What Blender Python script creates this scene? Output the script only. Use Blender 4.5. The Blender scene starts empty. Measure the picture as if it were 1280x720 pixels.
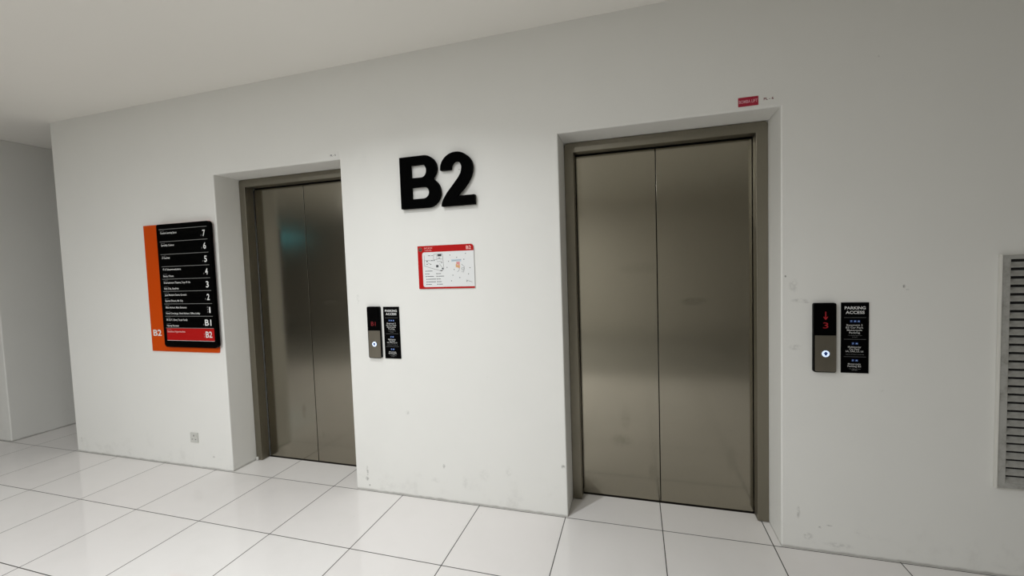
import bpy, bmesh, math, random
from mathutils import Vector, Matrix
random.seed(7)
SC = bpy.context.scene
COL = SC.collection
PI = math.pi

# ------------------------------------------------------------------ helpers
def lin(c):
    def f(v):
        v /= 255.0
        return v/12.92 if v <= .04045 else ((v+.055)/1.055)**2.4
    return (f(c[0]), f(c[1]), f(c[2]), 1)

def mat(name, rgb, rough=.6, metal=0.0, spec=.5, emit=None, es=0.0, coat=0.0):
    m = bpy.data.materials.new(name); m.use_nodes = True
    b = m.node_tree.nodes['Principled BSDF']
    b.inputs['Base Color'].default_value = lin(rgb)
    b.inputs['Roughness'].default_value = rough
    b.inputs['Metallic'].default_value = metal
    b.inputs['Specular IOR Level'].default_value = spec
    b.inputs['Coat Weight'].default_value = coat
    if emit:
        b.inputs['Emission Color'].default_value = lin(emit)
        b.inputs['Emission Strength'].default_value = es
    return m

class G:
    """small node-graph writer"""
    def __init__(s, m):
        s.t = m.node_tree; s.n = s.t.nodes; s.l = s.t.links
        s.b = s.n['Principled BSDF']
        s.oc = s.n.new('ShaderNodeTexCoord').outputs['Object']
    def put(s, sock, v):
        if isinstance(v, bpy.types.NodeSocket): s.l.new(v, sock)
        else: sock.default_value = v
    def m(s, op, a, b=0.0, c=None, clamp=False):
        n = s.n.new('ShaderNodeMath'); n.operation = op; n.use_clamp = clamp
        s.put(n.inputs[0], a); s.put(n.inputs[1], b)
        if c is not None: s.put(n.inputs[2], c)
        return n.outputs[0]
    def v(s, op, a, b):
        n = s.n.new('ShaderNodeVectorMath'); n.operation = op
        s.put(n.inputs[0], a); s.put(n.inputs[1], b)
        return n.outputs['Value'] if op == 'LENGTH' else n.outputs[0]
    def xyz(s, v=None):
        n = s.n.new('ShaderNodeSeparateXYZ'); s.l.new(v or s.oc, n.inputs[0]); return n.outputs
    def noise(s, scale, detail=3, rough=.5, vec=None, dist=0.0):
        n = s.n.new('ShaderNodeTexNoise'); n.inputs['Scale'].default_value = scale
        n.inputs['Detail'].default_value = detail; n.inputs['Roughness'].default_value = rough
        n.inputs['Distortion'].default_value = dist
        s.l.new(vec or s.oc, n.inputs['Vector']); return n.outputs['Fac']
    def step(s, v, a, b, lo=0.0, hi=1.0):
        n = s.n.new('ShaderNodeMapRange'); n.interpolation_type = 'SMOOTHSTEP'
        s.put(n.inputs['Value'], v); n.inputs['From Min'].default_value = a; n.inputs['From Max'].default_value = b
        n.inputs['To Min'].default_value = lo; n.inputs['To Max'].default_value = hi
        return n.outputs['Result']
    def mix(s, f, a, b):
        n = s.n.new('ShaderNodeMix'); n.data_type = 'RGBA'
        s.put(n.inputs[0], f); s.put(n.inputs[6], a); s.put(n.inputs[7], b); return n.outputs[2]
    def bump(s, h, strength, dist=.01):
        n = s.n.new('ShaderNodeBump'); n.inputs['Strength'].default_value = strength
        n.inputs['Distance'].default_value = dist
        s.l.new(h, n.inputs['Height']); s.l.new(n.outputs[0], s.b.inputs['Normal'])
    def spots(s, lst, scale=45, lo=.38, hi=.62):
        """soft ellipses (x, z, rx, rz, weight) broken up by noise"""
        nz = s.step(s.noise(scale, 4, .65), lo, hi)
        acc = None
        for x, z, rx, rz, w in lst:
            a = s.v('SUBTRACT', s.oc, (x, 0, z))
            a = s.v('MULTIPLY', a, (1/rx, 0, 1/rz))
            d = s.v('LENGTH', a, (0, 0, 0))
            k = s.m('MULTIPLY', s.step(d, 1.0, .3), w)
            acc = k if acc is None else s.m('MAXIMUM', acc, k)
        return s.m('MULTIPLY', acc, nz)

def link(name, me, m, parent=None):
    o = bpy.data.objects.new(name, me)
    if m is not None and not me.materials: me.materials.append(m)
    COL.objects.link(o)
    if parent: o.parent = parent
    return o
def bm_obj(name, bm, m, parent=None, bevel=0.0, segs=2):
    bmesh.ops.recalc_face_normals(bm, faces=bm.faces)
    me = bpy.data.meshes.new(name); bm.to_mesh(me); bm.free()
    o = link(name, me, m, parent)
    if bevel:
        md = o.modifiers.new('bevel', 'BEVEL'); md.width = bevel; md.segments = segs
        md.limit_method = 'ANGLE'; md.angle_limit = math.radians(40)
    return o
def box(bm, x0, x1, y0, y1, z0, z1):
    vs = [bm.verts.new(p) for p in ((x0,y0,z0),(x1,y0,z0),(x1,y1,z0),(x0,y1,z0),(x0,y0,z1),(x1,y0,z1),(x1,y1,z1),(x0,y1,z1))]
    for f in ((0,1,2,3),(4,5,6,7),(0,1,5,4),(1,2,6,5),(2,3,7,6),(3,0,4,7)): bm.faces.new([vs[i] for i in f])
def boxes(name, lst, m, parent=None, bevel=0.0):
    bm = bmesh.new()
    for b in lst: box(bm, *b)
    return bm_obj(name, bm, m, parent, bevel)
def prism(bm, pts, y0, y1):
    """outline in the x-z plane given a real thickness from y0 to y1"""
    a = [bm.verts.new((x, y0, z)) for x, z in pts]; b = [bm.verts.new((x, y1, z)) for x, z in pts]
    n = len(pts)
    f1 = bm.faces.new(a); f2 = bm.faces.new(b[::-1])
    for i in range(n): bm.faces.new((a[i], b[i], b[(i+1) % n], a[(i+1) % n]))
    return f1, f2
def rrect(x0, x1, z0, z1, r=(0, 0, 0, 0), n=6):
    """rounded rectangle, radii bl br tr tl"""
    out = []
    for (cx, cz, a0), rr in zip(((x0, z0, 180), (x1, z0, 270), (x1, z1, 0), (x0, z1, 90)), r):
        if rr <= 0: out.append((cx, cz)); continue
        ox = cx + (rr if cx == x0 else -rr); oz = cz + (rr if cz == z0 else -rr)
        for i in range(n+1):
            t = math.radians(a0 + 90*i/n); out.append((ox+rr*math.cos(t), oz+rr*math.sin(t)))
    return out
def plate(name, pts, y0, y1, m, parent=None, bevel=0.0):
    bm = bmesh.new(); prism(bm, pts, y0, y1); return bm_obj(name, bm, m, parent, bevel)
def disc_pts(cx, cz, r, n=32):
    return [(cx+r*math.cos(2*PI*i/n), cz+r*math.sin(2*PI*i/n)) for i in range(n)]
def ring(bm, cx, cz, r0, r1, y0, y1, n=32):
    A = disc_pts(cx, cz, r0, n); B = disc_pts(cx, cz, r1, n)
    va = [[bm.verts.new((x, y, z)) for x, z in P] for P in (A, B) for y in (y0, y1)]
    for i in range(n):
        j = (i+1) % n
        for p, q in ((0, 1), (2, 3), (0, 2), (1, 3)): bm.faces.new((va[p][i], va[p][j], va[q][j], va[q][i]))

def glyphs(s, bold=0.0):
    c = bpy.data.curves.new('t', 'FONT'); c.body = s; c.size = 1; c.offset = bold; c.resolution_u = 3
    o = bpy.data.objects.new('t', c); COL.objects.link(o)
    bpy.context.view_layer.update()
    me = bpy.data.meshes.new_from_object(o.evaluated_get(bpy.context.evaluated_depsgraph_get()))
    v = [(p.co.x, p.co.y) for p in me.vertices]; f = [tuple(p.vertices) for p in me.polygons]
    bpy.data.objects.remove(o); bpy.data.curves.remove(c); bpy.data.meshes.remove(me)
    return v, f
def write(bm, s, x, z, h, y, w=None, align='L', bold=0.0, vert=None):
    """print s at baseline z with capital height h, optional forced width w"""
    v, f = glyphs(s, bold)
    k = h/.70; xs = [p[0] for p in v]; x0, x1 = min(xs), max(xs)
    kx = k if w is None else w/(x1-x0)
    W = (x1-x0)*kx
    ox = x if align == 'L' else (x-W/2 if align == 'C' else x-W)
    vv = [bm.verts.new((ox+(a-x0)*kx, y, z+b*k)) for a, b in v]
    for q in f:
        try: bm.faces.new([vv[i] for i in q])
        except ValueError: pass
def flat(bm, pts, y):
    bm.faces.new([bm.verts.new((x, y, z)) for x, z in pts])
def quad(bm, x0, x1, z0, z1, y): flat(bm, [(x0,z0),(x1,z0),(x1,z1),(x0,z1)], y)
def line(bm, ax, az, bx_, bz, w, y):
    d = Vector((bx_-ax, bz-az)); n = Vector((-d.y, d.x)).normalized()*w/2
    flat(bm, [(ax-n.x, az-n.y), (bx_-n.x, bz-n.y), (bx_+n.x, bz+n.y), (ax+n.x, az+n.y)], y)

def text(name, m, parent, *a, **k):
    bm = bmesh.new(); write(bm, *a, **k); return bm_obj(name, bm, m, parent)
def mark(name, m, parent, pts, y):
    bm = bmesh.new(); flat(bm, pts, y); return bm_obj(name, bm, m, parent)
def frame_ring(name, o, i, y0, y1, m, parent, bevel=0.0):
    bm = bmesh.new()
    R = [[bm.verts.new((x, y, z)) for x, z in ((r[0], r[2]), (r[1], r[2]), (r[1], r[3]), (r[0], r[3]))] for r in (o, i) for y in (y0, y1)]
    for a in range(4):
        b = (a+1) % 4
        for p, q in ((0, 1), (2, 3), (0, 2), (1, 3)): bm.faces.new((R[p][a], R[p][b], R[q][b], R[q][a]))
    return bm_obj(name, bm, m, parent, bevel)

def thing(name, label, cat, loc, group=None):
    o = bpy.data.objects.new(name, None); o.empty_display_size = .1; COL.objects.link(o)
    o.location = loc; tag(o, label, cat, group); return o
def tag(o, label, cat, group=None):
    o['label'] = label; o['category'] = cat
    if group: o['group'] = group
    return o
def settle(root):
    """geometry was written in world coordinates: shift each part so the empty sits at its base"""
    M = Matrix.Translation(-root.location)
    done = set()
    def rec(o, top):
        if o.data and o.data.name not in done:
            o.data.transform(M); done.add(o.data.name)
        for c in o.children: rec(c, False)
    for c in root.children: rec(c, True)
def struct(o): o['kind'] = 'structure'; return o

# ------------------------------------------------------------------ dimensions (metres, lift wall face at y = 0)
H = 3.137
XL, XR, YF, YB = -8.0, 8.5, -7.0, 4.0
YEDGE = -2.945       # where the polished tiles stop and the darker outer floor begins
OPEN = [(.187, 1.405, 2.474), (3.017, 4.241, 2.468)]     # recess left, right, height
YFRAME, YDOOR = .232, .315

# ------------------------------------------------------------------ materials
def wall_material(name, rgb, marks):
    m = mat(name, rgb, .55, spec=.35); g = G(m)
    o = g.xyz()
    base = lin(rgb)
    nz = g.noise(2.2, 4, .55)
    c = g.mix(g.step(nz, .35, .7, 0, .10), base, lin([v-14 for v in rgb]))
    # dirt rubbed on near the floor and a dusty sealant line at the foot
    low = g.step(o[2], .32, .0)
    dirt = g.m('MULTIPLY', g.step(g.noise(7, 5, .65), .50, .72), low)
    c = g.mix(g.m('MULTIPLY', dirt, .14), c, lin((150, 146, 136)))
    foot = g.step(g.m('ADD', o[2], g.m('MULTIPLY', g.noise(14, 3), .022)), .030, .012)
    c = g.mix(g.m('MULTIPLY', foot, .55), c, lin((128, 124, 114)))
    tiny = g.step(g.noise(38, 2, .5), .80, .84)
    c = g.mix(g.m('MULTIPLY', tiny, .30), c, lin((120, 116, 108)))
    if marks:
        c = g.mix(g.spots(marks), c, lin((96, 94, 88)))
    g.l.new(c, g.b.inputs['Base Color'])
    h = g.m('ADD', g.noise(1.6, 3), g.m('MULTIPLY', g.noise(60, 4, .6), .06))
    g.bump(h, .22, .012)
    return m

MARKS = [  # scuffs, chips and drill holes seen on the lift wall: x, z, rx, rz, weight
    (1.505, .150, .012, .050, .55), (1.500, .090, .020, .022, .6), (1.520, .040, .010, .012, .8),
    (2.140, .250, .012, .020, .7), (2.070, .140, .04, .03, .12), (2.440, .215, .05, .06, .08),
    (2.295, .150, .03, .06, .10), (2.62, .26, .03, .05, .10), (2.995, .335, .018, .02, .6),
    (4.325, .213, .012, .045, .4), (4.372, .080, .030, .025, .35), (4.433, .140, .014, .008, .6),
    (4.474, .155, .020, .005, .6), (4.61, .132, .015, .006, .4), (4.52, .05, .09, .02, .2),
    (4.800, 1.480, .008, .012, .8), (4.815, 1.462, .010, .005, .7), (4.71, .925, .012, .008, .35),
    (4.262, 1.545, .006, .008, .9), (4.30, 1.49, .03, .05, .18), (4.33, 1.41, .05, .015, .25),
    (4.31, 1.15, .04, .02, .25), (4.36, 1.40, .02, .008, .3), (1.50, 1.45, .015, .05, .16),
    (2.345, 2.312, .004, .005, 1.), (2.360, 2.135, .004, .005, 1.), (1.87, .62, .02, .02, .22),
    (-.02, .11, .015, .012, .5), (-1.70, .12, .02, .03, .3), (4.68, 2.66, .008, .006, .4)]
W_LIFT = wall_material('painted_plaster_lift_wall', (236, 235, 230), MARKS)
W_SIDE = wall_material('painted_plaster', (226, 225, 220), None)
W_OPP = wall_material('warm_grey_painted_wall', (214, 210, 202), None)
W_DARK = wall_material('wall_darkened_for_reflection', (182, 178, 171), None)  # darker tone put in so the left lift doors mirror less light
CEIL = mat('ceiling_paint', (246, 243, 236), .7, spec=.2)
g = G(CEIL)
g.l.new(g.mix(g.step(g.noise(.8, 3), .35, .65, 0, .3), lin((246, 243, 236)), lin((243, 240, 233))), g.b.inputs['Base Color'])
g.bump(g.noise(1.2, 3), .12, .01)

FLOOR = mat('polished_porcelain_tiles', (214, 213, 209), .07, spec=.5)
g = G(FLOOR); o3 = g.xyz()
def grid(sock, off):
    u = g.m('DIVIDE', g.m('SUBTRACT', sock, off), .6)
    fr = g.m('FRACT', u)
    d = g.m('MULTIPLY', g.m('MINIMUM', fr, g.m('SUBTRACT', 1.0, fr)), .6)
    return u, d
ux, dx = grid(o3[0], 0.0); uy, dy = grid(o3[1], -.006)
dmin = g.m('MINIMUM', dx, dy)
gr = g.step(dmin, .0033, .0020)
cell = g.n.new('ShaderNodeCombineXYZ'); g.l.new(g.m('FLOOR', ux), cell.inputs[0]); g.l.new(g.m('FLOOR', uy), cell.inputs[1])
wn = g.n.new('ShaderNodeTexWhiteNoise'); g.l.new(cell.outputs[0], wn.inputs['Vector'])
c = g.mix(wn.outputs['Value'], lin((232, 228, 225)), lin((235, 232, 229)))
c = g.mix(g.step(g.noise(3.5, 5, .6), .45, .75, 0, .08), c, lin((200, 198, 190)))
c = g.mix(g.m('MULTIPLY', g.step(g.noise(55, 2), .77, .80), .5), c, lin((130, 126, 118)))
c = g.mix(gr, c, lin((48, 46, 42)))
g.l.new(c, g.b.inputs['Base Color'])
g.l.new(g.m('ADD', g.step(g.noise(5, 4, .6), .3, .8, .02, .06), g.m('MULTIPLY', gr, .5)), g.b.inputs['Roughness'])
g.bump(g.m('MULTIPLY', gr, -1.0), .35, .002)

def steel(name, rgb, rough, marks=None):
    m = mat(name, rgb, rough, 1.0); g = G(m)
    mp = g.n.new('ShaderNodeMapping'); mp.inputs['Scale'].default_value = (90, 90, 1.2); g.l.new(g.oc, mp.inputs[0])
    br = g.noise(6, 4, .6, mp.outputs[0])
    cl = g.noise(2.6, 4, .6)
    c = g.mix(g.step(br, .3, .7, 0, .3), lin(rgb), lin([v-9 for v in rgb]))
    c = g.mix(g.step(cl, .4, .75, 0, .15), c, lin([v-14 for v in rgb]))
    r = g.m('ADD', g.step(cl, .3, .8, rough-.01, rough+.02), g.m('MULTIPLY', br, .04))
    if marks:
        k = g.spots(marks, 9, .30, .72)
        c = g.mix(g.m('MULTIPLY', k, .6), c, lin([v-46 for v in rgb]))
        r = g.m('ADD', r, g.m('MULTIPLY', k, .18))
    g.l.new(c, g.b.inputs['Base Color']); g.l.new(r, g.b.inputs['Roughness'])
    g.bump(br, .02, .001)
    return m
DOORM = [steel('brushed_bronze_steel_left_lift', (154, 149, 136), .135,
               [(-.138, .44, .035, .09, .6), (.202, 1.40, .13, .03, .45), (-.45, .06, .14, .09, .5), (-.20, 1.28, .2, .05, .3), (.05, .25, .02, .04, .4)]),
         steel('brushed_bronze_steel_right_lift', (160, 155, 141), .115,
               [(-.275, .41, .09, .065, .8), (-.245, .57, .045, .11, .7), (.215, 1.38, .12, .035, .9), (-.50, .07, .12, .08, .6), (-.077, .21, .03, .09, .4),
                (-.13, 1.61, .2, .05, .3), (.42, .35, .04, .14, .25)])]
FRAMEM = steel('bronze_steel_frame', (140, 135, 122), .42)
PLATE = steel('brushed_steel_faceplate', (150, 144, 132), .30)
BLACK = mat('black_gloss', (2, 2, 2), .35, spec=.05)
BLACKM = mat('black_letter_paint', (1, 1, 1), .7, spec=.03)
DARK = mat('lift_shaft_dark', (14, 13, 12), .8)
ORANGE = mat('orange_board', (206, 74, 2), .5, spec=.15)
RED = mat('red_strip', (178, 20, 18), .5, spec=.15)
REDS = mat('crimson_sticker', (168, 20, 52), .4)
WHITE = mat('white_print', (232, 232, 230), .5)
GREYP = mat('grey_print', (150, 150, 150), .5)
RULE = mat('grey_rule', (150, 150, 148), .5)
PAPER = mat('white_board', (232, 233, 232), .35)
INK = mat('dark_ink', (60, 62, 66), .6)
INKL = mat('light_ink', (150, 155, 160), .6)
NAVY = mat('navy_icon', (22, 48, 112), .5)
SKYI = mat('pale_blue_icon', (140, 175, 232), .5)
PLASTIC = mat('white_plastic', (205, 204, 198), .35)
SLOT = mat('socket_slot', (45, 44, 42), .6)
LEDR = mat('red_led', (60, 5, 8), .5, emit=(215, 22, 40), es=.22)
LEDW = mat('white_button_light', (220, 232, 255), .4, emit=(205, 226, 255), es=.75)
LEDB = mat('blue_button_arrow', (20, 44, 100), .4, emit=(40, 80, 170), es=.12)
PINK = mat('pink_map_fill', (226, 150, 148), .6); PEACH = mat('peach_map_fill', (226, 176, 120), .6)
TEAL = mat('teal_map_tint', (196, 210, 220), .6); GREEN = mat('green_map_tint', (130, 150, 120), .6)
VENTM = mat('dusty_grey_louvre_paint', (176, 175, 170), .5)
g = G(VENTM)
cc = g.mix(g.m('MULTIPLY', g.step(g.noise(16, 5, .7), .42, .72), .6), lin((178, 177, 172)), lin((120, 117, 108)))
g.l.new(cc, g.b.inputs['Base Color'])
LIP = mat('vent_sealant', (214, 212, 205), .6)

# ------------------------------------------------------------------ the setting
struct(boxes('floor', [(XL-.2, XR+.2, YEDGE, YB+.2, -.12, 0)], FLOOR))
struct(boxes('floor_outer', [(XL-.2, XR+.2, YF-.2, YEDGE-.001, -.12, 0)], mat('grey_epoxy_floor', (150, 148, 143), .35)))
boxes('ceiling', [(XL-.2, XR+.2, YF-.2, YB+.2, H, H+.12)], CEIL)['kind'] = 'structure'

bm = bmesh.new()
pts = [(-1.77, 0), (-1.77, H), (XR, H), (XR, 0)]
for a, b, t in OPEN[::-1]: pts += [(b, 0), (b, t), (a, t), (a, 0)]
prism(bm, pts, 0, .245)
bmesh.ops.recalc_face_normals(bm, faces=bm.faces)
# rounded plaster arrises: only the outside corners of the front face
ed = [e for e in bm.edges if all(abs(v.co.y) < 1e-6 for v in e.verts)
      and not all(abs(v.co.z) < 1e-6 for v in e.verts) and not all(abs(v.co.z-H) < 1e-6 for v in e.verts)
      and not all(abs(v.co.x-XR) < 1e-6 for v in e.verts)]
bmesh.ops.bevel(bm, geom=ed, offset=.008, segments=3, affect='EDGES', profile=.5)
# the deeper layer the lift frames are fixed to, with narrower openings
pts = [(-1.77, 0), (-1.77, H), (XR, H), (XR, 0)]
for a, b, t in OPEN[::-1]: pts += [(b-.03, 0), (b-.03, t-.03), (a+.03, t-.03), (a+.03, 0)]
prism(bm, pts, .2451, .42)
struct(bm_obj('wall_back', bm, W_LIFT))
struct(boxes('wall_left', [(XL, -2.80, 0, YB, 0, H)], W_SIDE, bevel=.008))
struct(boxes('wall_passage', [(-1.77, -1.55, .4201, YB, 0, H)], W_SIDE))
struct(boxes('wall_rear', [(-2.9, -1.5, YB, YB+.2, 0, H)], W_SIDE))
struct(boxes('wall_front', [(-3.5, XR+.2, YF-.2, YF, 0, H)], W_OPP))
struct(boxes('wall_front', [(XL-.2, -3.501, YF-.2, YF, 0, H)], W_DARK))
struct(boxes('wall_far_left', [(XL-.2, XL, YF, 0, 0, H)], W_DARK))
struct(boxes('wall_right', [(XR, XR+.2, YF, .42, 0, H)], W_SIDE))

# ------------------------------------------------------------------ lifts
def lift(k, a, b, t, split, label, mt):
    t -= .002
    r = thing('elevator_entrance', label, 'elevator', ((a+b)/2, YDOOR, 0), 'lift entrances set into the white wall')
    fw = .064; ia, ib, it = a+fw, b-fw, t-fw
    bm = bmesh.new()
    R = .022
    # one architrave outline, rounded at its two top outer corners
    e = .0015; oa, ob, ot = a+e, b-e, t-e
    outer = [(oa, .004)] + [(oa+R-R*math.cos(q), ot-R+R*math.sin(q)) for q in [PI/2*i/6 for i in range(7)]] \
          + [(ob-R+R*math.sin(q), ot-R+R*math.cos(q)) for q in [PI/2*i/6 for i in range(7)]] + [(ob, .004)]
    prism(bm, outer + [(ib, .004), (ib, it), (ia, it), (ia, .004)], YFRAME-.006, YFRAME+.012)
    # jamb and head returns running back to the doors
    prism(bm, [(ia-.012, .004), (ia-.012, it+.012), (ib+.012, it+.012), (ib+.012, .004), (ib, .004), (ib, it), (ia, it), (ia, .004)], YFRAME+.0121, YDOOR-.008)
    bm_obj('door_frame', bm, FRAMEM, r, .0018)
    # near-black sheet painted in for the shade of the frame gap and shaft
    boxes('gap_shade_sheet', [(ia-.02, ib+.02, YDOOR+.034, YDOOR+.05, -.0, it+.03)], DARK, r)
    boxes('sill', [(ia-.01, ib+.01, YDOOR-.006, YDOOR+.033, .0005, .004)], mat('sill_%s' % k, (70, 66, 60), .5, 1.0), r)
    gp = .0028
    boxes('door_panel', [(ia+.003, split-gp, YDOOR, YDOOR+.03, .010, it-.010)], mt, r, .0012)
    boxes('door_panel', [(split+gp, ib-.003, YDOOR, YDOOR+.03, .010, it-.010)], mt, r, .0012)
    return r, ia, ib, it
r1, *_ = lift(1, *OPEN[0], .782, 'left lift entrance with two closed bronze steel doors, nearer the orange floor directory', DOORM[0])
boxes('foot_bracket', [(.200, .218, YFRAME-.020, YFRAME-.007, .006, .034)], PLASTIC, r1, .003)
r2, *_ = lift(2, *OPEN[1], 3.607, 'right lift entrance with two closed bronze steel doors, under the red sticker', DOORM[1])
settle(r1); settle(r2)

# ------------------------------------------------------------------ big black B2
def arc(cx, cz, rx, rz, a0, a1, n=14):
    return [(cx+rx*math.cos(math.radians(a0+(a1-a0)*i/n)), cz+rz*math.sin(math.radians(a0+(a1-a0)*i/n))) for i in range(n+1)]
def letter_B():
    outer = [(0, 0)] + arc(.205, .100, .101, .100, -90, 62) + arc(.190, .264, .092, .088, -48, 90) + [(0, .352)]
    h1 = [(.080, .062)] + arc(.178, .1025, .044, .0405, -90, 90) + [(.080, .143)]
    h2 = [(.080, .205)] + arc(.168, .250, .038, .045, -90, 90) + [(.080, .295)]
    return outer, [h1, h2]
def figure_2():
    p = [(0, .240)] + arc(.118, .247, .118, .106, 180, 0, 22) + \
        [(.233, .215), (.220, .180), (.198, .145), (.165, .108), (.113, .0635), (.245, .0635), (.245, 0), (0, 0), (.001, .018),
         (.013, .045), (.045, .090), (.090, .138), (.128, .180), (.150, .212)] + arc(.118, .247, .040, .046, 0, 180, 14) + [(.077, .240)]
    return p, []
def solid(name, outer, holes, x, z, y0, y1, m):
    c = bpy.data.curves.new('c', 'CURVE'); c.dimensions = '2D'; c.fill_mode = 'BOTH'; c.extrude = (y1-y0)/2
    for P in [outer]+holes:
        s = c.splines.new('POLY'); s.points.add(len(P)-1); s.use_cyclic_u = True
        for i, (a, b) in enumerate(P): s.points[i].co = (a, b, 0, 1)
    o = bpy.data.objects.new('c', c); COL.objects.link(o); bpy.context.view_layer.update()
    me = bpy.data.meshes.new_from_object(o.evaluated_get(bpy.context.evaluated_depsgraph_get()))
    bpy.data.objects.remove(o); bpy.data.curves.remove(c)
    me.name = name
    me.transform(Matrix.Scale(.977, 4, (1, 0, 0)))
    me.transform(Matrix.Rotation(PI/2, 4, 'X'))
    me.transform(Matrix.Translation((0, (y0+y1)/2, 0)))
    ob = link(name, me, m); ob.location = (x, 0, z); return ob
tag(solid('wall_letter', *letter_B(), 1.915, 2.072, -.034, -.004, BLACKM), 'large raised black letter B mounted high on the wall between the lifts', 'letter', 'raised floor letters')
tag(solid('wall_numeral', *figure_2(), 2.2205, 2.070, -.034, -.004, BLACKM), 'large raised black numeral 2 beside the black letter B', 'number', 'raised floor letters')

# ------------------------------------------------------------------ floor directory
r = thing('directory_sign', 'tall black floor directory on an orange board, left of the left lift', 'sign', (-.245, 0, 1.014))
board = plate('backing_board', rrect(-.630, .136, 1.014, 2.108, (0, .012, .02, 0)), -.014, -.001, ORANGE, r, .001)
text('floor_code', WHITE, board, 'B2', -.603, 1.150, .052, -.0146, w=.098, bold=.02)['label'] = 'white B2 lettering'
panel = plate('listing_panel', rrect(-.430, .166, 1.060, 2.104, (.03, .03, .03, .018)), -.046, -.018, BLACK, r, .0015)
plate('panel_spacer', rrect(-.38, .10, 1.10, 2.06), -.018, -.014, DARK, r)
YT = -.0468
zs = [2.060, 1.957, 1.850, 1.747, 1.641, 1.537, 1.430, 1.325, 1.225]
for z in zs:
    bm = bmesh.new(); quad(bm, -.398, .138, z-.0016, z+.0016, YT); bm_obj('divider_line', bm, RULE, panel)
bm = bmesh.new(); prism(bm, rrect(-.392, .141, 1.117, 1.2225), YT+.0002, -.0461)
hs = bm_obj('highlight_strip', bm, RED, panel)
hs['label'] = 'red strip marking this floor'
bm = bmesh.new(); quad(bm, -.392, .141, 1.1165, 1.119, YT-.0004); bm_obj('divider_line', bm, WHITE, panel)
rows = [('7', 1, ["Creative Learning Space"], [.185]), ('6', 1, ["Speciality Cuisines"], [.148]), ('5', 1, ["D' Food Hall"], [.088]),
        ('4', 1, ["IT & Telecommunications", "Beauty / Fitness"], [.205, .118]),
        ('3', 0, ["Entertainment Theatre, Toys 'R' Us", "Kids City, Sundries"], [.300, .165]),
        ('2', 1, ["Japan Mandarin Centre, Co-work", "Sports Direct, Mr Diy"], [.250, .205]),
        ('1', 3, ["Main Atrium, Main Entrance", "Hotel Concierge, Hotel Atrium, Office Lobby"], [.240, .385]),
        ('B1', 1, ["Mr D.I.Y., Ebony Tenpin Family", "Harvey Norman"], [.240, .135]), ('B2', 2, ["Sunshine Hypermarket"], [.205])]
for i, (n, ic, tx, tw) in enumerate(rows):
    z = zs[i]; last = n == 'B2'; yy = YT-.0006
    bm = bmesh.new()
    w = .030 if len(n) == 1 and n != '1' else (.015 if n == '1' else .070)
    write(bm, n, .118, z-.077, .050, yy, w=w, align='R', bold=.02 if n != '1' else 0)
    bm_obj('floor_number', bm, WHITE, panel)
    tm = WHITE if not last else mat('pale_red_print', (240, 190, 186), .5)
    for j in range(ic):
        text('parking_letter', GREYP, panel, 'P', .118-w-.010, z-.077+j*.020, .013, yy, align='R')
    for j, s in enumerate(tx):
        zb = z-(.038 if len(tx) == 1 or j == 0 else .088)
        if n in '43' and j == 0 and n == '4': zb = z-.032
        text('tenant_name', tm, panel, s, -.383, zb, .0155, yy, w=tw[j], bold=.012)
        if not (n == '4' and j == 0):
            text('level_caption', GREYP, panel, 'Level '+n, -.383, zb+.0215, .006, yy, w=.045)
settle(r)

# ------------------------------------------------------------------ evacuation map
r = thing('wall_map', 'small red and white floor map sign under the big black B2', 'sign', (2.221, 0, 1.514))
bd = plate('map_board', rrect(2.012, 2.430, 1.514, 1.812, (.002, .002, .022, .002)), -.008, -.001, PAPER, r, .0006)
y1_, y2_ = -.0086, -.0092
bm = bmesh.new()
top = [(2.012, 1.768)] + [(2.430, 1.768)] + arc(2.408, 1.790, .022, .022, 0, 90, 6) + [(2.012, 1.812)]
flat(bm, top, y1_); quad(bm, 2.012, 2.046, 1.514, 1.768, y1_); quad(bm, 2.046, 2.430, 1.514, 1.526, y1_)
# rounded inner corners of the white field
flat(bm, [(2.046, 1.768), (2.046, 1.752)] + arc(2.062, 1.752, .016, .016, 180, 90, 5)[1:], y1_)
flat(bm, [(2.046, 1.526)] + [(2.062, 1.526)] + arc(2.062, 1.542, .016, .016, 270, 180, 5)[1:], y1_)
bm_obj('red_border', bm, mat('red_map_border', (184, 14, 12), .5, spec=.15), bd)
PW = mat('pink_white_print', (246, 196, 190), .5)
text('floor_code', PW, bd, 'B2', 2.376, 1.778, .022, y2_, w=.036, bold=.02)
text('header_text', PW, bd, 'EVACUATION', 2.064, 1.790, .011, y2_, w=.060); text('header_text', PW, bd, 'FLOOR PLAN', 2.068, 1.776, .008, y2_, w=.050)
bm = bmesh.new(); flat(bm, disc_pts(2.034, 1.787, .015, 24), y2_); bm_obj('round_emblem', bm, mat('dark_emblem', (84, 30, 26), .5), bd)
bm = bmesh.new(); ring(bm, 2.034, 1.787, .0115, .0135, y2_-.0006, y2_-.0002, 24); flat(bm, arc(2.034, 1.787, .008, .006, 20, 160, 6), y2_-.0005)
bm_obj('emblem_outline', bm, mat('olive_emblem', (150, 110, 80), .5), bd)
def T(px, pz): return 2.012+(px-120)/720*.418, 1.812-(pz-115)/545*.298   # reading grid laid over the board
def seg(bm, *p):
    q = [T(*v) for v in p]
    for (a, b), (c_, d_) in zip(q, q[1:]): line(bm, a, b, c_, d_, .0017, y1_)
def drawn(name, *paths):
    bm = bmesh.new()
    for p in paths: seg(bm, *p)
    bm_obj(name, bm, INK, bd)
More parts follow.
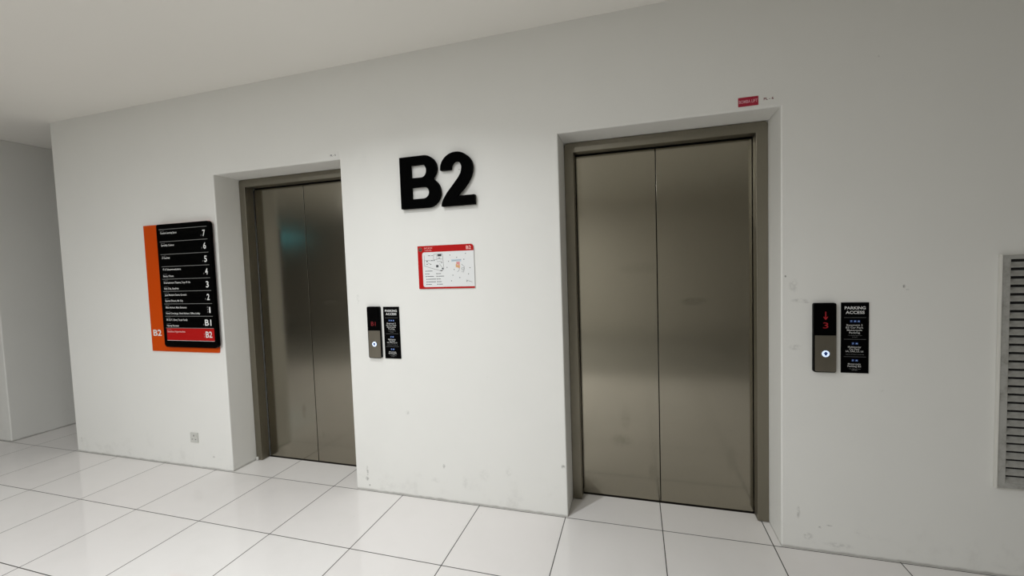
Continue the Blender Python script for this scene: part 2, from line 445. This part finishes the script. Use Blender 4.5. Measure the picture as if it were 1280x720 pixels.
# overview plan at upper left
drawn('site_outline', ((205, 235), (205, 370), (330, 410), (430, 440), (455, 410), (445, 225), (330, 225), (325, 290), (370, 292), (370, 235)))
for p in (((205, 300), (330, 305)), ((370, 290), (385, 285), (440, 290)), ((370, 318), (435, 318)), ((250, 330), (290, 352)), ((400, 345), (440, 400)), ((560, 315), (680, 305))):
    drawn('plan_line', p)
for cx, cz, w, h in ((240, 312, 16, 14), (305, 303, 14, 10), (335, 303, 12, 10), (270, 240, 30, 6), (405, 240, 50, 26), (400, 275, 20, 8), (240, 348, 14, 10),
                     (288, 350, 14, 8), (430, 333, 20, 6), (372, 376, 30, 30), (440, 408, 20, 16), (420, 432, 26, 10), (310, 240, 20, 5)):
    x, z = T(cx, cz); hw, hh = w/720*.209, h/545*.149; mark('plan_block', INK, bd, rrect(x-hw, x+hw, z-hh, z+hh), y1_-.0003)
for cz, a in ((435, ((215, 305),)), (470, ((212, 265), (355, 415))), (503, ((215, 320), (355, 455))), (538, ((222, 350), (360, 410))), (572, ((222, 345), (362, 420))), (604, ((220, 290), (362, 435)))):
    for p, q_ in a:
        x0, z0 = T(p, cz); x1, _ = T(q_, cz)
        mark('legend_symbol', INK, bd, rrect(x0, x0+.008, z0-.0028, z0+.0028), y1_)
        mark('legend_line', INK, bd, rrect(x0+.012, x1, z0-.0018, z0+.0018), y1_)
for cx, cz in ((540, 243), (738, 230), (520, 320), (498, 395), (588, 425), (787, 408), (766, 484), (655, 527), (568, 495), (548, 565), (715, 303), (625, 275)):
    x, z = T(cx, cz); mark('plan_marker', INK, bd, disc_pts(x, z, .0032, 10), y1_)
drawn('building_core', ((660, 395), (648, 440), (625, 455))); drawn('building_core', ((680, 410), (710, 405), (712, 430), (690, 435), (680, 410)))
drawn('building_core', ((680, 360), (720, 395), (705, 460), (680, 455)))
drawn('compass_arrow', ((740, 555), (745, 585)), ((740, 560), (770, 572), (810, 585)), ((755, 565), (735, 580)))
bm = bmesh.new()
for cx, cz, w, h in ((640, 345, 44, 30), (650, 380, 22, 60)):
    x, z = T(cx, cz); hw, hh = w/720*.209, h/545*.149; quad(bm, x-hw, x+hw, z-hh, z+hh, y1_-.0001*(w % 5))
bm_obj('pink_plan_area', bm, PINK, bd)
bm = bmesh.new(); x, z = T(645, 385); quad(bm, x-.010, x+.010, z-.009, z+.006, y1_-.0007); x, z = T(620, 375); quad(bm, x-.006, x+.006, z-.012, z+.010, y1_-.0007)
bm_obj('orange_plan_area', bm, PEACH, bd)
bm = bmesh.new(); x, z = T(618, 312); quad(bm, x-.036, x+.036, z-.008, z+.008, y1_+.0003); bm_obj('blue_plan_label', bm, TEAL, bd)
settle(r)

# ------------------------------------------------------------------ call stations
def call_station(x0, x1, z0, z1, label, kind):
    r = thing('call_panel', label, 'elevator call panel', ((x0+x1)/2, 0, z0), 'lift call panels')
    zc = z0+(z1-z0)*.535
    plate('housing', rrect(x0, x1, z0, z1, (.010,)*4), -.022, -.001, BLACK, r, .0015)
    fp = plate('faceplate', rrect(x0+.006, x1-.002, z0+.005, zc, (.007, .007, 0, 0)), -.0250, -.0221, PLATE, r, .0006)
    dp = plate('display_glass', rrect(x0+.004, x1-.002, zc+.0005, z1-.003, (0, 0, .008, .008)), -.0248, -.0221, BLACK, r, .0006)
    cx = (x0+x1)/2+.002; cz = z0+.103
    bt = plate('call_button', disc_pts(cx, cz, .0175), -.0285, -.0251, LEDW, r, .001)
    bt['label'] = 'round call button glowing white'
    bm = bmesh.new(); flat(bm, [(cx, cz+.0125), (cx-.0125, cz), (cx-.0055, cz), (cx-.0055, cz-.009), (cx+.0055, cz-.009), (cx+.0055, cz), (cx+.0125, cz)], -.0288)
    bm_obj('button_arrow', bm, LEDB, bt)
    bm = bmesh.new(); ring(bm, cx, cz, .0180, .0210, -.0275, -.0251); bm_obj('button_ring', bm, mat('ring_'+kind, (190, 190, 190), .25, 1.0), bt)
    bm = bmesh.new(); yl = -.0253
    if kind == 'floor':
        write(bm, 'B1', cx-.002, zc+.036, .030, yl, w=.038, align='C')
    else:
        zt = z1-.040
        mark('direction_arrow', LEDR, dp, [(cx, zt-.052), (cx+.011, zt-.036), (cx+.009, zt-.032), (cx+.0025, zt-.040), (cx+.0025, zt-.006),
              (cx-.0025, zt-.006), (cx-.0025, zt-.040), (cx-.009, zt-.032), (cx-.011, zt-.036)], yl)
        write(bm, '3', cx, zt-.096, .032, yl, w=.024, align='C')
    bm_obj('display_digits', bm, LEDR, dp)['label'] = 'dim red lit digits'
    settle(r)
call_station(1.585, 1.690, 1.017, 1.393, 'lift call panel with red B1 display, right of the left lift', 'floor')
call_station(4.389, 4.495, 1.020, 1.397, 'lift call panel with red down arrow display, right of the right lift', 'arrow')

# ------------------------------------------------------------------ parking access signs
def parking_sign(x0, x1, z0, z1, label):
    r = thing('parking_sign', label, 'sign', ((x0+x1)/2, 0, z0), 'black parking access signs')
    b = plate('sign_board', rrect(x0, x1, z0, z1), -.006, -.001, BLACK, r, .0006)
    cx = (x0+x1)/2; W = x1-x0; h = z1-z0; y = -.0066
    Z = lambda f: z1-f*h
    text('heading_text', WHITE, b, 'PARKING', cx, Z(.097), .0155, y, w=W*.75, align='C', bold=.015)
    text('heading_text', WHITE, b, 'ACCESS', cx, Z(.160), .0155, y, w=W*.68, align='C', bold=.015)
    SW = mat('soft_white_print', (205, 205, 203), .5)
    for s, f, w in (('Basement 2', .330, .58), ('B2 Car Park', .366, .63), ('Motorcycle', .402, .55), ('Parking', .438, .39),
                    ('Multistorey', .640, .47), ('Car Park', .671, .37), ('5A, 5AR, L5, L6', .702, .64), ('Motorcycle', .882, .46), ('Parking B2', .914, .49)):
        text('direction_text', SW, b, s, cx-.002, Z(f), .0088, y, w=W*w, align='C', bold=.010)
    for s, f, w in (('* for registered drivers only', .470, .50), ('see below', .492, .20), ('open to all visitors every day', .738, .66), ('* for registered riders', .945, .44), ('see below', .962, .22)):
        text('small_print', GREYP, b, s, cx, Z(f), .0036, y, w=W*w, align='C')
    DR = mat('dim_rule', (110, 110, 110), .5)
    for f in (.213, .520, .768): mark('divider_line', DR, b, rrect(x0+W*.1, x1-W*.1, Z(f)-.0008, Z(f)+.0008), y)
    for f, n in ((.265, 3), (.580, 2), (.820, 2)):
        s = .0125; pitch = .0165; xs = [cx+(i-(n-1)/2)*pitch for i in range(n)]; z = Z(f)
        for q in xs: mark('icon_tile', NAVY, b, rrect(q-s/2, q+s/2, z-s/2, z+s/2), y)
        text('parking_letter', SKYI, b, 'P', xs[0], z-.0045, .009, y-.0006, align='C', bold=.03)
        def car(q):
            mark('car_icon', SKYI, b, [(q-.0048, z-.003), (q+.0048, z-.003), (q+.0048, z), (q+.0028, z+.0032), (q-.0028, z+.0032), (q-.0048, z)], y-.0006)
        def bike(q):
            mark('motorcycle_icon', SKYI, b, [(q-.005, z-.0042), (q-.002, z-.0042), (q-.0012, z-.0015), (q+.0012, z-.0015), (q+.002, z-.0042), (q+.005, z-.0042),
                 (q+.0045, z-.001), (q+.001, z+.0038), (q-.0006, z+.0038), (q-.0042, z)], y-.0006)
        if n == 3: car(xs[1]); bike(xs[2])
        elif f < .7: car(xs[1])
        else: bike(xs[1])
    settle(r)
parking_sign(1.711, 1.840, 1.014, 1.390, 'narrow black PARKING ACCESS sign beside the call panel showing B1, between the lifts')
parking_sign(4.522, 4.647, 1.018, 1.398, 'narrow black PARKING ACCESS sign to the right of the right lift')

# ------------------------------------------------------------------ lift stickers
r = thing('lift_sticker', 'crimson BOMBA LIFT sticker above the top right corner of the right lift', 'sticker', (4.082, 0, 2.491))
boxes('sticker_sheet', [(4.032, 4.132, -.0022, -.0006, 2.491, 2.540)], REDS, r)
bm = bmesh.new(); write(bm, 'BOMBA LIFT', 4.082, 2.508, .0165, -.0028, w=.092, align='C', bold=.015); bm_obj('sticker_text', bm, mat('pinkish_print', (228, 170, 180), .5), r)
settle(r)
def pl_sticker(x0, x1, z0, z1, s, label, ink):
    r = thing('number_sticker', label, 'sticker', ((x0+x1)/2, 0, z0), 'small white lift number stickers')
    boxes('sticker_sheet', [(x0, x1, -.0022, -.0006, z0, z1)], mat('sticker_paper', (234, 233, 228), .4), r)
    bm = bmesh.new(); w = (x1-x0)
    write(bm, s, x0+w*.50, (z0+z1)/2-.006, .0125, -.0028, w=w*.52, align='C', bold=.02); bm_obj('sticker_text', bm, ink, r)
    settle(r)
pl_sticker(4.136, 4.228, 2.492, 2.544, 'PL - 6', 'white PL - 6 sticker right of the crimson sticker', mat('maroon_ink', (110, 30, 36), .5))
pl_sticker(1.306, 1.398, 2.484, 2.534, 'PL - 5', 'small white PL sticker above the top right corner of the left lift', INK)

# ------------------------------------------------------------------ wall socket
r = thing('power_socket', 'white switched power socket low on the wall left of the left lift', 'socket', (-.222, 0, .222))
plate('socket_plate', rrect(-.265, -.180, .220, .306, (.004,)*4), -.009, -.001, PLASTIC, r, .0015)
for a in ((-.227, -.219, .275, .289), (-.248, -.236, .247, .252), (-.210, -.198, .247, .252)):
    boxes('pin_slot', [(a[0], a[1], -.0096, -.0091, a[2], a[3])], SLOT, r)
boxes('rocker_switch', [(-.203, -.190, -.0125, -.0091, .274, .294)], PLASTIC, r, .001)
settle(r)

# ------------------------------------------------------------------ louvred vent
VX0, VX1, VZ0, VZ1 = 5.176, 5.80, .462, 1.628
r = thing('wall_vent', 'tall dusty grey louvred air vent at the right edge of the wall', 'vent', ((VX0+VX1)/2, 0, VZ0))
frame_ring('edge_trim', (VX0, VX1, VZ0, VZ1), (VX0+.006, VX1-.006, VZ0+.004, VZ1-.004), -.022, -.001, LIP, r, .002)
fwv = .030
frame_ring('vent_frame', (VX0+.0081, VX1-.0081, VZ0+.0041, VZ1-.0041), (VX0+.0081+fwv, VX1-.0081-fwv, VZ0+fwv, VZ1-fwv*.8), -.018, -.001, VENTM, r, .0015)
boxes('vent_back', [(VX0+.036, VX1-.036, -.0018, -.0008, VZ0+.02, VZ1-.015)], DARK, r)
sl = None; pitch = (VZ1-VZ0-fwv*1.8)/27; z = VZ0+fwv-.0005; n = 0
while n < 27:
    if sl is None:
        bm = bmesh.new()
        # cross-section: a blade leaning out and down, with a small turned lip
        sec = [(-.0205, .004), (-.0195, .001), (-.0180, .0005), (-.0035, .0255), (-.0035, .0278), (-.0185, .0050)]
        A = [bm.verts.new((VX0+.038, y, zz)) for y, zz in sec]; B = [bm.verts.new((VX1-.038, y, zz)) for y, zz in sec]
        bm.faces.new(A); bm.faces.new(B[::-1])
        for i in range(6): bm.faces.new((A[i], B[i], B[(i+1) % 6], A[(i+1) % 6]))
        sl = bm_obj('slat', bm, VENTM, r); o = sl
        smesh = sl.data
    else:
        o = sl.copy(); COL.objects.link(o); o.parent = r
    o.location = (0, 0, z); z += pitch; n += 1
settle(r)

# ------------------------------------------------------------------ lamps of the lobby
def downlight(x, y, energy, label, col=(.945, .975, 1), spread=180):
    r = thing('ceiling_downlight', label, 'ceiling light', (x, y, H), 'recessed ceiling downlights')
    bm = bmesh.new(); n = 32
    prof = [(.062, -.002), (.066, -.008), (.085, -.007), (.092, -.001)]
    rows_ = [[bm.verts.new((rr*math.cos(2*PI*i/n), rr*math.sin(2*PI*i/n), zz)) for i in range(n)] for rr, zz in prof]
    for a, b in zip(rows_, rows_[1:]+rows_[:1]):
        for i in range(n): bm.faces.new((a[i], a[(i+1) % n], b[(i+1) % n], b[i]))
    bm_obj('trim_ring', bm, PLASTIC, r)
    bm = bmesh.new(); bm.faces.new([bm.verts.new((.062*math.cos(2*PI*i/n), .062*math.sin(2*PI*i/n), -.003)) for i in range(n)])
    bm_obj('diffuser', bm, mat('lamp_diffuser', (255, 250, 240), .5, emit=(255, 246, 232), es=2.6), r)
    ld = bpy.data.lights.new('downlight_lamp', 'AREA'); ld.shape = 'DISK'; ld.size = .11; ld.energy = energy; ld.color = col; ld.spread = math.radians(spread)
    lo = bpy.data.objects.new('downlight_lamp', ld); COL.objects.link(lo); lo.parent = r; lo.location = (0, 0, -.012)
downlight(0.0, -4.25, 80, 'recessed downlight in the ceiling straight out from the left lift')
downlight(1.6, -4.25, 94, 'recessed downlight in the ceiling straight out from the wall between the lifts')
downlight(-1.7, -4.25, 16, 'recessed downlight in the ceiling straight out from the side passage')
downlight(1.97, -1.50, 19, 'small recessed downlight in the ceiling nearest the big black B2', spread=142)

# green lit exit box on the opposite wall (it shows mirrored in the left lift door)
EX = .587-2.88*(7.31/2.965)
r = thing('exit_light', 'small teal lit exit light box on the wall facing the lifts', 'light', (EX, YF, 2.3))
plate('light_casing', rrect(EX-.48, EX+.48, 2.60, 2.84), YF+.001, YF+.05, PLASTIC, r, .004)
plate('lit_face', rrect(EX-.45, EX+.45, 2.63, 2.81), YF+.0501, YF+.053, mat('teal_light', (60, 150, 150), .5, emit=(90, 195, 215), es=2.2), r)
settle(r)

# ------------------------------------------------------------------ world, camera, view
w = bpy.data.worlds.new('World'); SC.world = w; w.use_nodes = True
w.node_tree.nodes['Background'].inputs[0].default_value = (.02, .02, .02, 1)
w.node_tree.nodes['Background'].inputs[1].default_value = 1

cd = bpy.data.cameras.new('Camera'); co = bpy.data.objects.new('Camera', cd); COL.objects.link(co)
right = Vector((.95951541, .27965733, -.03349559)); fwd = Vector((-.28108193, .95835372, -.05050841)); up = Vector((.01797558, .0578786, .99816178))
M = Matrix((right, up, -fwd)).transposed().to_4x4(); M.translation = Vector((3.46538824, -2.65488933, 1.6484252))
co.matrix_world = M
cd.sensor_width = 36; cd.sensor_fit = 'HORIZONTAL'; cd.lens = 526.2644/1280*36
cd.clip_start = .02; cd.clip_end = 100
SC.camera = co
vs = SC.view_settings
SC.display_settings.display_device = 'sRGB'
vs.view_transform = 'Standard'; vs.look = 'None'; vs.exposure = 0.06; vs.gamma = 1.0; vs.use_curve_mapping = False
